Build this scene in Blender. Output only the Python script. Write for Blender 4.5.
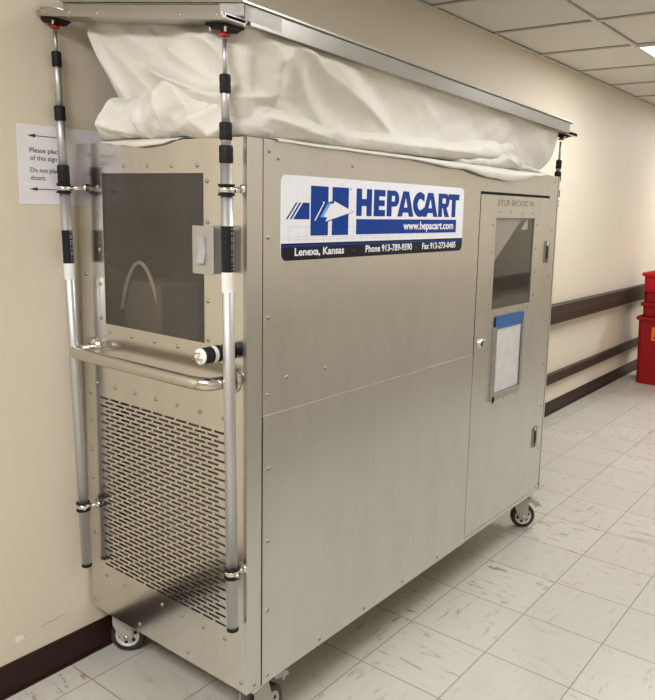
import bpy, bmesh, math, random
from math import sin, cos, pi, radians, sqrt, exp, atan2
from mathutils import Vector, Matrix, noise
random.seed(4)
for o in list(bpy.data.objects): bpy.data.objects.remove(o)
scn = bpy.context.scene
col = scn.collection

# ------------------------------------------------------------ camera
YAW, PITCH, ROLL = .6241, -.1561, .0304
CAM = Vector((-1.2606, -1.3316, 1.5099)); FPX = 726.88
Fv = Vector((cos(YAW)*cos(PITCH), sin(YAW)*cos(PITCH), sin(PITCH)))
Rv = Fv.cross(Vector((0, 0, 1))).normalized(); Uv = Rv.cross(Fv)
R2 = Rv*cos(ROLL)+Uv*sin(ROLL); U2 = -Rv*sin(ROLL)+Uv*cos(ROLL)
cd = bpy.data.cameras.new('camera'); camo = bpy.data.objects.new('camera', cd); col.objects.link(camo)
cd.sensor_width = 36; cd.sensor_height = 36; cd.sensor_fit = 'AUTO'; cd.lens = FPX*36/700
cd.shift_x = (327.5-384.0)/700; cd.shift_y = (321.1-350)/700; cd.clip_start = .02
M = Matrix((R2, U2, -Fv)).transposed().to_4x4(); M.translation = CAM
camo.matrix_world = M
scn.camera = camo
# ------------------------------------------------------------ world and exposure
w = bpy.data.worlds.new('world'); scn.world = w; w.use_nodes = True
w.node_tree.nodes['Background'].inputs[0].default_value = (1, .95, .88, 1)
w.node_tree.nodes['Background'].inputs[1].default_value = .3
vs = scn.view_settings
vs.view_transform = 'Standard'; vs.look = 'None'; vs.gamma = 1; vs.exposure = -0.1; vs.use_curve_mapping = False
# ceiling lamps: (x0, y_far, length x, length y, power)
LAMPS = [(3.23, .137, .62, 1.2, 42), (-2.10, .137, .62, 1.2, 80), (6.46, .137, .62, 1.2, 66), (.65, -.47, .62, 1.2, 18)]  # last one is an added, unseen lamp that brightens the cart side
LAMP_COL = (.98, .985, 1)
ZC = 2.4902; YW = .7463; YF = -1.95; XL = -4.2; XR = 9.2

# ------------------------------------------------------------ helpers
def link(name, me, parent=None):
    o = bpy.data.objects.new(name, me); col.objects.link(o)
    if parent is not None: o.parent = parent
    return o
def thing(name, label, cat, loc=(0, 0, 0), group=None):
    o = bpy.data.objects.new(name, None); col.objects.link(o); o.location = loc
    o.empty_display_size = .05
    o['label'] = label; o['category'] = cat
    if group: o['group'] = group
    return o
def tag(o, label, cat, group=None):
    o['label'] = label; o['category'] = cat
    if group: o['group'] = group
    return o
def off(parent):                       # world position of a parent chain (translation only)
    v = Vector((0, 0, 0))
    while parent is not None:
        v += parent.location; parent = parent.parent
    return v
class MB:
    def __init__(s): s.v = []; s.f = []; s.sm = []
    def quad(s, a, b, c, d, sm=False):
        n = len(s.v); s.v += [a, b, c, d]; s.f.append((n, n+1, n+2, n+3)); s.sm.append(sm)
    def box(s, x0, x1, y0, y1, z0, z1):
        n = len(s.v)
        s.v += [(x0,y0,z0),(x1,y0,z0),(x1,y1,z0),(x0,y1,z0),(x0,y0,z1),(x1,y0,z1),(x1,y1,z1),(x0,y1,z1)]
        for f in ((0,3,2,1),(4,5,6,7),(0,1,5,4),(1,2,6,5),(2,3,7,6),(3,0,4,7)):
            s.f.append(tuple(n+i for i in f)); s.sm.append(False)
    def tube(s, pts, rad, seg=20, cap=True):
        pts = [Vector(p) for p in pts]
        if not isinstance(rad, (list, tuple)): rad = [rad]*len(pts)
        n0 = len(s.v); prev = None
        for i, p in enumerate(pts):
            t = (pts[min(i+1, len(pts)-1)]-pts[max(i-1, 0)])
            if t.length < 1e-9: t = pts[-1]-pts[0]
            t.normalize()
            if prev is None:
                a = Vector((0, 0, 1)) if abs(t.z) < .9 else Vector((1, 0, 0))
                u = t.cross(a).normalized()
            else:
                u = (prev-t*prev.dot(t)).normalized()
            prev = u; b = t.cross(u)
            for k in range(seg):
                q = 2*pi*k/seg
                s.v.append(tuple(p+(u*cos(q)+b*sin(q))*rad[i]))
        for i in range(len(pts)-1):
            for k in range(seg):
                a = n0+i*seg+k; b2 = n0+i*seg+(k+1) % seg
                s.f.append((a, b2, b2+seg, a+seg)); s.sm.append(True)
        if cap:
            s.f.append(tuple(n0+k for k in reversed(range(seg)))); s.sm.append(False)
            m = n0+(len(pts)-1)*seg
            s.f.append(tuple(m+k for k in range(seg))); s.sm.append(False)
    def lathe(s, c, axis, prof, seg=28):          # prof: list of (dist along axis, radius)
        c = Vector(c); axis = Vector(axis).normalized()
        a = Vector((0, 0, 1)) if abs(axis.z) < .9 else Vector((1, 0, 0))
        u = axis.cross(a).normalized(); b = axis.cross(u); n0 = len(s.v)
        for d, r in prof:
            for k in range(seg):
                q = 2*pi*k/seg; s.v.append(tuple(c+axis*d+(u*cos(q)+b*sin(q))*max(r, 1e-5)))
        for i in range(len(prof)-1):
            for k in range(seg):
                p = n0+i*seg+k; q = n0+i*seg+(k+1) % seg
                s.f.append((p, q, q+seg, p+seg)); s.sm.append(True)
    def prism(s, poly, fn, d0, d1):               # poly 2d list; fn(u,v,d)->xyz
        n = len(s.v); k = len(poly)
        s.v += [fn(u, v, d0) for u, v in poly]+[fn(u, v, d1) for u, v in poly]
        s.f.append(tuple(n+i for i in range(k))); s.sm.append(False)
        s.f.append(tuple(n+k+i for i in reversed(range(k)))); s.sm.append(False)
        for i in range(k):
            j = (i+1) % k; s.f.append((n+i, n+k+i, n+k+j, n+j)); s.sm.append(False)
    def build(s, name, mat, parent=None, bevel=0, autosm=True, recalc=True, local=False):
        me = bpy.data.meshes.new(name)
        o = Vector((0, 0, 0)) if local else off(parent)
        me.from_pydata([tuple(Vector(v)-o) for v in s.v], [], s.f); me.update()
        for p, sm in zip(me.polygons, s.sm): p.use_smooth = sm
        if recalc:
            bm = bmesh.new(); bm.from_mesh(me)
            bmesh.ops.recalc_face_normals(bm, faces=bm.faces); bm.to_mesh(me); bm.free()
        if isinstance(mat, (list, tuple)):
            for m in mat: me.materials.append(m)
        elif mat: me.materials.append(mat)
        ob = link(name, me, parent)
        if bevel:
            b = ob.modifiers.new('bevel', 'BEVEL'); b.width = bevel; b.segments = 2; b.limit_method = 'ANGLE'; b.angle_limit = radians(50)
        return ob
def struct(o): o['kind'] = 'structure'; return o

# ------------------------------------------------------------ materials
def newmat(name):
    m = bpy.data.materials.new(name); m.use_nodes = True
    nt = m.node_tree; return m, nt, nt.nodes['Principled BSDF']
def N(nt, t, **kw):
    n = nt.nodes.new(t)
    for k, v in kw.items(): setattr(n, k, v)
    return n
def mixcol(nt, fac, a, b, mode='MIX'):
    n = nt.nodes.new('ShaderNodeMix'); n.data_type = 'RGBA'; n.blend_type = mode
    for s, v in ((0, fac), (6, a), (7, b)):
        if hasattr(v, 'links'): nt.links.new(v, n.inputs[s])
        elif s == 0: n.inputs[0].default_value = v
        else: n.inputs[s].default_value = (*v, 1)
    return n.outputs[2]
def ramp(nt, src, stops):
    n = nt.nodes.new('ShaderNodeValToRGB'); e = n.color_ramp.elements
    while len(e) < len(stops): e.new(.5)
    for el, (p, c) in zip(e, stops): el.position = p; el.color = (c, c, c, 1) if not isinstance(c, tuple) else (*c, 1)
    nt.links.new(src, n.inputs[0]); return n.outputs[0]
def mathn(nt, op, a, b=0.0, c=None):
    n = nt.nodes.new('ShaderNodeMath'); n.operation = op
    for i, v in enumerate((a, b, c)):
        if v is None: continue
        if hasattr(v, 'links'): nt.links.new(v, n.inputs[i])
        else: n.inputs[i].default_value = v
    return n.outputs[0]
def coords(nt, scale=(1, 1, 1), obj=True, loc=(0, 0, 0)):
    if obj: s = nt.nodes.new('ShaderNodeTexCoord').outputs['Object']
    else: s = nt.nodes.new('ShaderNodeNewGeometry').outputs['Position']
    m = nt.nodes.new('ShaderNodeMapping'); m.inputs['Scale'].default_value = scale; m.inputs['Location'].default_value = loc
    nt.links.new(s, m.inputs[0]); return m.outputs[0]
def noisen(nt, vec, scale, detail=4, rough=.55, dist=0):
    n = nt.nodes.new('ShaderNodeTexNoise'); nt.links.new(vec, n.inputs['Vector'])
    n.inputs['Scale'].default_value = scale; n.inputs['Detail'].default_value = detail
    n.inputs['Roughness'].default_value = rough; n.inputs['Distortion'].default_value = dist
    return n.outputs['Fac']
def bump(nt, b, h, strength, dist=.001):
    n = nt.nodes.new('ShaderNodeBump'); n.inputs['Strength'].default_value = strength; n.inputs['Distance'].default_value = dist
    nt.links.new(h, n.inputs['Height']); nt.links.new(n.outputs[0], b.inputs['Normal'])
def simple(name, c, rough=.5, metal=0, spec=.5, emis=None):
    m, nt, b = newmat(name)
    vec = coords(nt); nf = noisen(nt, vec, 35)
    cc = mixcol(nt, ramp(nt, nf, [(.3, 0.0), (.7, 1.0)]), tuple(x*.97 for x in c), tuple(min(1, x*1.02) for x in c))
    nt.links.new(cc, b.inputs['Base Color'])
    b.inputs['Roughness'].default_value = rough; b.inputs['Metallic'].default_value = metal
    b.inputs['Specular IOR Level'].default_value = spec
    if emis:
        b.inputs['Emission Color'].default_value = (*emis[0], 1); b.inputs['Emission Strength'].default_value = emis[1]
    return m
def metal(name, c, r0, r1, brush=(3, 3, 120), bs=.05, dirt=.12, wav=0):
    m, nt, b = newmat(name)
    v = coords(nt, obj=False); g = noisen(nt, coords(nt, brush, obj=False), 3, 3)
    big = noisen(nt, v, 2.3, 5); sm = noisen(nt, v, 30, 5, .65, .4)
    cc = mixcol(nt, ramp(nt, big, [(.3, 0.0), (.75, 1.0)]), tuple(x*.95 for x in c), c)
    st = ramp(nt, sm, [(.60, 0.0), (.72, 1.0)])
    cc = mixcol(nt, mathn(nt, 'MULTIPLY', st, dirt), cc, tuple(x*.45 for x in c))
    if wav:
        sp = noisen(nt, v, 160, 2, .5); cl = noisen(nt, v, 5, 3)
        spk = mathn(nt, 'MULTIPLY', ramp(nt, sp, [(.70, 0.0), (.76, .6)]), ramp(nt, cl, [(.5, 0.0), (.65, 1.0)]))
        cc = mixcol(nt, spk, cc, tuple(x*.4 for x in c))
        cc = mixcol(nt, ramp(nt, noisen(nt, coords(nt, (1, 1, .35), obj=False), 9, 4, .6), [(.45, 0.0), (.75, .28)]), cc, tuple(x*.72 for x in c))
    nt.links.new(cc, b.inputs['Base Color']); b.inputs['Metallic'].default_value = 1
    rr = nt.nodes.new('ShaderNodeMapRange'); rr.inputs['To Min'].default_value = r0; rr.inputs['To Max'].default_value = r1
    nt.links.new(mathn(nt, 'ADD', mathn(nt, 'MULTIPLY', big, .5), mathn(nt, 'MULTIPLY', sm, .5)), rr.inputs['Value'])
    nt.links.new(rr.outputs[0], b.inputs['Roughness'])
    bump(nt, b, g, bs, .0006)
    if wav:
        b2 = nt.nodes.new('ShaderNodeBump'); b2.inputs['Strength'].default_value = wav; b2.inputs['Distance'].default_value = .004
        nt.links.new(noisen(nt, v, 3.2, 2), b2.inputs['Height']); nt.links.new(b2.outputs[0], b.inputs['Normal'].links[0].from_node.inputs['Normal'])
    return m
M_side = metal('brushed_aluminium_side', (.71, .71, .69), .20, .42, wav=.8)
M_end = metal('satin_aluminium_end', (.74, .72, .68), .13, .23, (3, 3, 60), .03, wav=.2)
M_alu = metal('aluminium_extrusion', (.50, .495, .48), .24, .36, (2, 60, 60), .02, .0)
M_pole = metal('anodised_pole', (.60, .60, .61), .44, .52, (60, 60, 2), .03, .04)
M_steel = metal('polished_steel', (.62, .59, .54), .16, .26, (40, 4, 40), .02, .06)
M_chrome = metal('zinc_chrome', (.75, .74, .72), .10, .2, (10, 10, 10), .02, .05)
M_inpanel = simple('inner_grey_sheet', (.62, .61, .57), .6)
M_rivet = metal('rivet_metal', (.36, .34, .30), .3, .4)
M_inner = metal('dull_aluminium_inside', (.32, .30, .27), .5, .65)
M_cast = simple('caster_grey_paint', (.42, .41, .38), .4, .3)
M_black = simple('black_rubber', (.010, .010, .011), .6, 0, .25)
M_tyre = simple('dark_tyre', (.02, .02, .024), .45)
M_red = simple('red_plastic_knob', (.45, .02, .015), .35)
M_white = simple('white_plastic', (.75, .75, .73), .4)
M_gap = simple('dark_gap', (.015, .013, .012), .8)
M_hub = simple('caster_hub', (.62, .60, .54), .4, .2)
M_signw = simple('sign_white', (.80, .82, .90), .35, 0, .25)
M_blue = simple('sign_blue', (.004, .042, .27), .4, 0, .2)
M_signk = simple('sign_black', (.008, .009, .014), .4, 0, .25)
M_lblue = simple('light_blue_fade', (.12, .40, .72), .3)
M_grid = simple('sign_grid_grey', (.55, .57, .63), .3)
M_paper = simple('paper_white', (.76, .74, .78), .6)
M_ink = simple('ink', (.03, .03, .035), .6)
M_pencil = simple('faded_marker', (.2, .19, .16), .6)
M_rail = simple('dark_brown_rail', (.034, .021, .015), .5, 0, .28)
M_railtop = simple('brown_rail_cap', (.050, .034, .026), .45)
M_base = simple('dark_brown_vinyl_base', (.024, .008, .006), .45, 0, .3)
M_bin = simple('red_bin_plastic', (.30, .006, .010), .42, 0, .3)
M_binb = simple('bright_red_tub', (.50, .010, .014), .4, 0, .3)
M_orange = simple('orange_label', (.85, .16, .02), .5)
M_switch = simple('grey_switch_plate', (.26, .25, .235), .45, .2)
M_plate = simple('switch_plate_grey', (.36, .345, .315), .4, .3)
M_rocker = simple('grey_rocker', (.36, .36, .38), .4)
M_bluet = simple('blue_header', (.02, .12, .38), .4)
M_brass = simple('brass_prong', (.6, .45, .2), .3, 1)

def mat_glass(name, tint, haze, rough=.03):
    m, nt, b = newmat(name); nt.nodes.remove(b)
    out = nt.nodes['Material Output']
    tr = N(nt, 'ShaderNodeBsdfTransparent'); tr.inputs[0].default_value = (*tint, 1)
    gl = N(nt, 'ShaderNodeBsdfGlossy'); gl.inputs['Roughness'].default_value = rough
    v = coords(nt); nf = noisen(nt, v, 6, 5)
    gl.inputs['Color'].default_value = (1, 1, 1, 1)
    df = N(nt, 'ShaderNodeBsdfDiffuse'); df.inputs[0].default_value = (.20, .185, .165, 1)
    m0 = N(nt, 'ShaderNodeMixShader'); nt.links.new(ramp(nt, nf, [(.3, haze-.04), (.8, haze+.05)]), m0.inputs[0])
    nt.links.new(tr.outputs[0], m0.inputs[1]); nt.links.new(df.outputs[0], m0.inputs[2])
    lw = N(nt, 'ShaderNodeLayerWeight'); lw.inputs[0].default_value = .5
    fr = mathn(nt, 'MULTIPLY_ADD', mathn(nt, 'POWER', lw.outputs['Facing'], 5), .95, .03)
    mx = N(nt, 'ShaderNodeMixShader'); nt.links.new(fr, mx.inputs[0])
    nt.links.new(m0.outputs[0], mx.inputs[1]); nt.links.new(gl.outputs[0], mx.inputs[2])
    nt.links.new(mx.outputs[0], out.inputs[0]); return m
M_glass = mat_glass('smoked_acrylic', (.82, .79, .75), .14)
M_glass2 = mat_glass('clear_acrylic_door', (.93, .92, .90), .13)
def mat_clear(name, fac, c, rough=.15):
    m, nt, b = newmat(name); out = nt.nodes['Material Output']
    tr = N(nt, 'ShaderNodeBsdfTransparent'); mx = N(nt, 'ShaderNodeMixShader')
    b.inputs['Base Color'].default_value = (*c, 1); b.inputs['Roughness'].default_value = rough
    v = coords(nt); nf = noisen(nt, v, 25, 4)
    nt.links.new(ramp(nt, nf, [(.3, max(0, fac-.02)), (.7, min(1, fac+.02))]), mx.inputs[0])
    nt.links.new(tr.outputs[0], mx.inputs[1]); nt.links.new(b.outputs[0], mx.inputs[2]); nt.links.new(mx.outputs[0], out.inputs[0])
    bump(nt, b, nf, .15, .002); return m
M_sleeve = mat_clear('clear_sleeve', .1, (.62, .63, .60), .3)
M_tape = mat_clear('clear_tape', .35, (.8, .8, .8), .08)

def mat_wall():
    m, nt, b = newmat('painted_wall')
    v = coords(nt, obj=False); n1 = noisen(nt, v, 1.2, 4); n2 = noisen(nt, v, 160, 2)
    cc = mixcol(nt, n1, (.64, .575, .465), (.68, .61, .50))
    # scuff where the paint is scraped: a long thin scratch that starts in a torn blob
    sx = N(nt, 'ShaderNodeSeparateXYZ'); nt.links.new(v, sx.inputs[0])
    ax, az, bx, bz = SCUFF
    L = sqrt((bx-ax)**2+(bz-az)**2); ux, uz = (bx-ax)/L, (bz-az)/L
    dx = mathn(nt, 'SUBTRACT', sx.outputs[0], ax); dz = mathn(nt, 'SUBTRACT', sx.outputs[2], az)
    al = mathn(nt, 'ADD', mathn(nt, 'MULTIPLY', dx, ux), mathn(nt, 'MULTIPLY', dz, uz))
    pe = mathn(nt, 'SUBTRACT', mathn(nt, 'MULTIPLY', dz, ux), mathn(nt, 'MULTIPLY', dx, uz))
    n3 = noisen(nt, v, 60, 5, .7); wob = mathn(nt, 'MULTIPLY', mathn(nt, 'SUBTRACT', n3, .5), .02)
    ape = mathn(nt, 'ABSOLUTE', mathn(nt, 'ADD', pe, mathn(nt, 'MULTIPLY', wob, .35)))
    inr = mathn(nt, 'MULTIPLY', mathn(nt, 'GREATER_THAN', al, 0), mathn(nt, 'LESS_THAN', al, L))
    hole = mathn(nt, 'GREATER_THAN', noisen(nt, v, 25, 2), .42)
    scr = mathn(nt, 'MULTIPLY', mathn(nt, 'MULTIPLY', inr, mathn(nt, 'LESS_THAN', ape, .0013)), hole)
    rr = mathn(nt, 'SQRT', mathn(nt, 'ADD', mathn(nt, 'POWER', mathn(nt, 'MULTIPLY', al, .6), 2), mathn(nt, 'POWER', pe, 2)))
    blob = mathn(nt, 'LESS_THAN', mathn(nt, 'ADD', rr, mathn(nt, 'MULTIPLY', wob, 2.2)), .011)
    msk = mathn(nt, 'MAXIMUM', scr, blob)
    ccc = mixcol(nt, scr, cc, (.42, .33, .23)); ccc = mixcol(nt, blob, ccc, (.80, .77, .72))
    nt.links.new(ccc, b.inputs['Base Color']); b.inputs['Roughness'].default_value = .55
    bump(nt, b, n2, .12, .001); return m
SCUFF = (-.238, .167, -.085, .182)
M_wall = mat_wall()
def mat_floor():
    m, nt, b = newmat('vinyl_tile_floor')
    T = .3048; OX, OY = .5308, .0092
    pos = N(nt, 'ShaderNodeNewGeometry').outputs['Position']
    sx = N(nt, 'ShaderNodeSeparateXYZ'); nt.links.new(pos, sx.inputs[0])
    tx = mathn(nt, 'DIVIDE', mathn(nt, 'SUBTRACT', sx.outputs[0], OX), T); ty = mathn(nt, 'DIVIDE', mathn(nt, 'SUBTRACT', sx.outputs[1], OY), T)
    ix = mathn(nt, 'FLOOR', tx); iy = mathn(nt, 'FLOOR', ty); fx = mathn(nt, 'FRACT', tx); fy = mathn(nt, 'FRACT', ty)
    par = mathn(nt, 'FLOORED_MODULO', mathn(nt, 'ADD', ix, iy), 2)
    ex = mathn(nt, 'MINIMUM', fx, mathn(nt, 'SUBTRACT', 1, fx)); ey = mathn(nt, 'MINIMUM', fy, mathn(nt, 'SUBTRACT', 1, fy))
    seam = ramp(nt, mathn(nt, 'MINIMUM', ex, ey), [(.003, 1.0), (.0085, 0.0)])
    cb = N(nt, 'ShaderNodeCombineXYZ'); nt.links.new(ix, cb.inputs[0]); nt.links.new(iy, cb.inputs[1])
    wn = N(nt, 'ShaderNodeTexWhiteNoise', noise_dimensions='2D'); nt.links.new(cb.outputs[0], wn.inputs['Vector'])
    a = mathn(nt, 'ADD', mathn(nt, 'MULTIPLY', par, fx), mathn(nt, 'MULTIPLY', mathn(nt, 'SUBTRACT', 1, par), fy))   # across
    l = mathn(nt, 'ADD', mathn(nt, 'MULTIPLY', par, fy), mathn(nt, 'MULTIPLY', mathn(nt, 'SUBTRACT', 1, par), fx))   # along
    c2 = N(nt, 'ShaderNodeCombineXYZ')
    nt.links.new(mathn(nt, 'ADD', mathn(nt, 'MULTIPLY', a, 9.0), mathn(nt, 'MULTIPLY', wn.outputs['Value'], 90)), c2.inputs[0])
    nt.links.new(mathn(nt, 'MULTIPLY', l, 1.9), c2.inputs[1]); nt.links.new(mathn(nt, 'MULTIPLY', ix, 3.3), c2.inputs[2])
    s1 = noisen(nt, c2.outputs[0], 1.6, 6, .62, .5)
    fine = noisen(nt, coords(nt, obj=False), 70, 4, .7)
    s2 = mathn(nt, 'ADD', s1, mathn(nt, 'MULTIPLY', mathn(nt, 'SUBTRACT', fine, .5), .16))
    amt = mathn(nt, 'ADD', .25, mathn(nt, 'MULTIPLY', mathn(nt, 'POWER', N(nt, 'ShaderNodeValue').outputs[0], 1), 0))
    st = ramp(nt, s2, [(.585, 0.0), (.65, 1.0)])
    soft = ramp(nt, s1, [(.40, 0.0), (.66, 1.0)])
    base = mixcol(nt, wn.outputs['Value'], (.49, .47, .42), (.53, .51, .46))
    base = mixcol(nt, mathn(nt, 'MULTIPLY', soft, .30), base, (.46, .41, .33))
    pw = mathn(nt, 'MULTIPLY', st, mathn(nt, 'ADD', .12, mathn(nt, 'MULTIPLY', mathn(nt, 'POWER', wn.outputs['Value'], 1.5), .85)))
    base = mixcol(nt, pw, base, (.24, .17, .11))
    base = mixcol(nt, mathn(nt, 'MULTIPLY', seam, .85), base, (.13, .11, .085))
    nt.links.new(base, b.inputs['Base Color'])
    b.inputs['Roughness'].default_value = .30; b.inputs['Specular IOR Level'].default_value = .42
    bump(nt, b, noisen(nt, coords(nt, obj=False), 9, 3), .06, .004); return m
M_floor = mat_floor()
def mat_ceil():
    m, nt, b = newmat('acoustic_ceiling_tile')
    v = coords(nt, obj=False); n1 = noisen(nt, v, 140, 3, .6); n2 = noisen(nt, v, 1.5, 3)
    cc = mixcol(nt, n2, (.70, .68, .62), (.75, .73, .67)); cc = mixcol(nt, ramp(nt, n1, [(.62, 0.0), (.7, .35)]), cc, (.33, .31, .27))
    nt.links.new(cc, b.inputs['Base Color']); b.inputs['Roughness'].default_value = .9
    bump(nt, b, n1, .3, .001); return m
M_ceil = mat_ceil(); M_tbar = simple('ceiling_grid_bar', (.66, .64, .58), .5); M_shadowgap = simple('ceiling_shadow_strip', (.32, .305, .27), .8)  # last material: shadow beside the grid bars, painted as dark strips
def mat_fabric():
    m, nt, b = newmat('white_vinyl_fabric')
    v = coords(nt, obj=False); n1 = noisen(nt, v, 7, 5, .55, .6); n2 = noisen(nt, v, 900, 2)
    cc = mixcol(nt, n1, (.63, .61, .56), (.70, .68, .63)); nt.links.new(cc, b.inputs['Base Color'])
    b.inputs['Roughness'].default_value = .5; b.inputs['Specular IOR Level'].default_value = .4
    bump(nt, b, mathn(nt, 'ADD', n1, mathn(nt, 'MULTIPLY', n2, .03)), .35, .012); return m
M_fab = mat_fabric()
M_diff = simple('lamp_diffuser', (.9, .9, .88), .5, emis=((1, .95, .86), 2.2))

# ------------------------------------------------------------ the room
def boxo(name, mat, *b, parent=None, bevel=0):
    m = MB(); m.box(*b); return m.build(name, mat, parent, bevel)
struct(boxo('floor', M_floor, XL, XR, YF, YW, -.08, 0))
struct(boxo('wall_back', M_wall, XL, XR, YW, YW+.1, -.08, ZC+.05))
struct(boxo('wall_front', M_wall, XL, XR, YF-.1, YF, -.08, ZC+.05))
struct(boxo('wall_left', M_wall, XL-.1, XL, YF-.1, YW+.1, -.08, ZC+.05))
struct(boxo('wall_right', M_wall, XR, XR+.1, YF-.1, YW+.1, -.08, ZC+.05))
struct(boxo('ceiling', M_ceil, XL, XR, YF, YW, ZC+.012, ZC+.06))
m = MB(); m.box(XL, XR, YW-.004, YW, 0, .105); m.box(XL, XR, YW-.010, YW-.003, 0, .006)
struct(m.build('baseboard_back', M_base))
struct(boxo('baseboard_front', M_base, XL, XR, YF, YF+.004, 0, .105))
# suspended grid, with dark strips painting the faint shadow along its bars
CX0, CS = 2.583, .6466
m = MB(); g = MB()
for yy in (YW-.609, YW-.609*2, YW-.609*3, YW-.609*4):
    m.box(XL, XR, yy-.012, yy+.012, ZC, ZC+.012)
    g.box(XL, XR, yy+.012, yy+.0165, ZC+.006, ZC+.0125); g.box(XL, XR, yy-.0165, yy-.012, ZC+.006, ZC+.0125)
x = CX0-11*CS
while x < XR:
    if x > XL:
        m.box(x-.012, x+.012, YF, YW, ZC+.0004, ZC+.0118)
        g.box(x+.012, x+.0165, YF, YW, ZC+.007, ZC+.0122); g.box(x-.0165, x-.012, YF, YW, ZC+.007, ZC+.0122)
    x += CS
m.box(XL, XR, YW-.022, YW, ZC-.0005, ZC+.002); m.box(XL, XR, YF, YF+.022, ZC-.0005, ZC+.002)
struct(m.build('trim_1', M_tbar)); struct(g.build('trim_2', M_shadowgap))
# handrails on the walls
def rail(name, x0, x1, yw, sgn, z0, z1, dep, cap):
    m = MB()
    zt = z0+(z1-z0)*.42
    prof = [(0, z0), (dep*.85, z0), (dep, z0+.008), (dep, zt), (dep*.80, z1-.006), (dep*.72, z1), (0, z1)] if cap else [(0, z0), (dep, z0+.003), (dep, z1-.003), (dep-.003, z1), (0, z1)]
    m.prism(prof, lambda u, v, d: (d, yw-sgn*(u), v), x0, x1)
    return struct(m.build(name, M_rail))
rail('trim_3', 2.2, XR, YW-.012, 1, .714, .850, .055, True)
rail('trim_4', 2.2, XR, YW, 1, .250, .326, .03, False)
rail('trim_5', -1.2, XR, YF+.012, -1, .725, .862, .055, True)
rail('trim_6', -1.2, XR, YF, -1, .262, .34, .03, False)

# ------------------------------------------------------------ ceiling lamps
for (x0, y1, lx, ly, pw) in LAMPS:
    t = thing('ceiling_light', 'bright white recessed ceiling light panel over the corridor near the red bins', 'ceiling light', (x0+lx/2, y1-ly/2, ZC), 'recessed ceiling lights')
    if x0 < 0: t['label'] = 'recessed ceiling light panel above the near end of the cart, out of the photo'
    elif x0 < 3: t['label'] = 'unseen ceiling light panel added over the middle of the cart to brighten its side'
    elif x0 > 5: t['label'] = 'recessed ceiling light panel at the far end of the corridor behind the red bins'
    m = MB()
    for b in ((x0, x0+lx, y1-.02, y1), (x0, x0+lx, y1-ly, y1-ly+.02), (x0, x0+.02, y1-ly+.02, y1-.02), (x0+lx-.02, x0+lx, y1-ly+.02, y1-.02)):
        m.box(*b, ZC-.006, ZC+.004)
    m.build('frame', M_tbar, t)
    m = MB(); m.box(x0+.02, x0+lx-.02, y1-ly+.02, y1-.02, ZC-.003, ZC+.001); m.build('diffuser', M_diff, t)
    ld = bpy.data.lights.new('lamp_tubes', 'AREA'); ld.shape = 'RECTANGLE'; ld.size = lx-.05; ld.size_y = ly-.05
    ld.energy = pw; ld.color = LAMP_COL
    lo = bpy.data.objects.new('lamp_tubes', ld); col.objects.link(lo); lo.parent = t; lo.location = (0, 0, -.012)

# ------------------------------------------------------------ text helper
def text_mesh(s, size, fn, width=None, bold=0.0, depth=.0004):
    cu = bpy.data.curves.new('t', 'FONT'); cu.body = s; cu.size = size; cu.extrude = 0; cu.offset = bold; cu.resolution_u = 4
    ob = bpy.data.objects.new('t', cu); col.objects.link(ob)
    dg = bpy.context.evaluated_depsgraph_get(); dg.update()
    me = bpy.data.meshes.new_from_object(ob.evaluated_get(dg))
    vs_ = [v.co.copy() for v in me.vertices]; fs = [tuple(p.vertices) for p in me.polygons]
    bpy.data.objects.remove(ob); bpy.data.curves.remove(cu); bpy.data.meshes.remove(me)
    x0 = min(v.x for v in vs_); x1 = max(v.x for v in vs_)
    k = (width/(x1-x0)) if width else 1
    m = MB()
    m.v = [fn((v.x-x0)*k, v.y) for v in vs_]; m.f = fs; m.sm = [False]*len(fs)
    return m

# ------------------------------------------------------------ paper sign on the wall
pap = thing('paper_notice', 'white paper notice with two left arrows taped to the beige wall behind the left pole', 'notice', (-.03, YW-.001, 1.6))
m = MB(); m.box(-.172, .112, YW-.0012, YW-.0002, 1.487, 1.712); m.build('paper_sheet', M_paper, pap)
def onwall(x0, z0): return lambda u, v: (x0+u, YW-.0016, z0+v)
m = MB()
for (z, s, wd) in ((1.634, 'Please place', .094), (1.612, 'of this sign', .082), (1.578, 'Do not place', .094), (1.556, 'doors.', .046)):
    t_ = text_mesh(s, .019, onwall(-.137, z), wd, .0002); n = len(m.v); m.v += t_.v; m.f += [tuple(i+n for i in f) for f in t_.f]; m.sm += t_.sm
m.build('printed_words', M_ink, pap)
for z in (1.681, 1.530):
    m = MB(); fn = lambda u, v, d: (u, YW-.0012-d, v)
    m.prism([(-.143, z), (-.118, z+.0055), (-.118, z+.0012), (-.04, z+.0012), (-.04, z-.0012), (-.118, z-.0012), (-.118, z-.0055)], fn, 0, .0004)
    m.build('arrow', M_ink, pap)

# ------------------------------------------------------------ the cart
W, L, ZB, ZT = .7311, 1.9142, .1805, 1.6675
cart = thing('containment_cart', 'large riveted aluminium dust containment cart on casters parked against the beige wall', 'cart', (L/2, W/2, 0))
def riv(parent, pts, axis, plane, r=.0062):
    for (a, z) in pts:
        m = MB()
        prof = [(0, r), (r*.25, r*.92), (r*.5, r*.62), (r*.62, r*.3), (r*.65, 0)]
        if axis == 'x': m.lathe((plane, a, z), (-1, 0, 0), prof, 12)
        else: m.lathe((a, plane, z), (0, -1, 0), prof, 12)
        m.build('rivet', M_rivet, parent)
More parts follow.
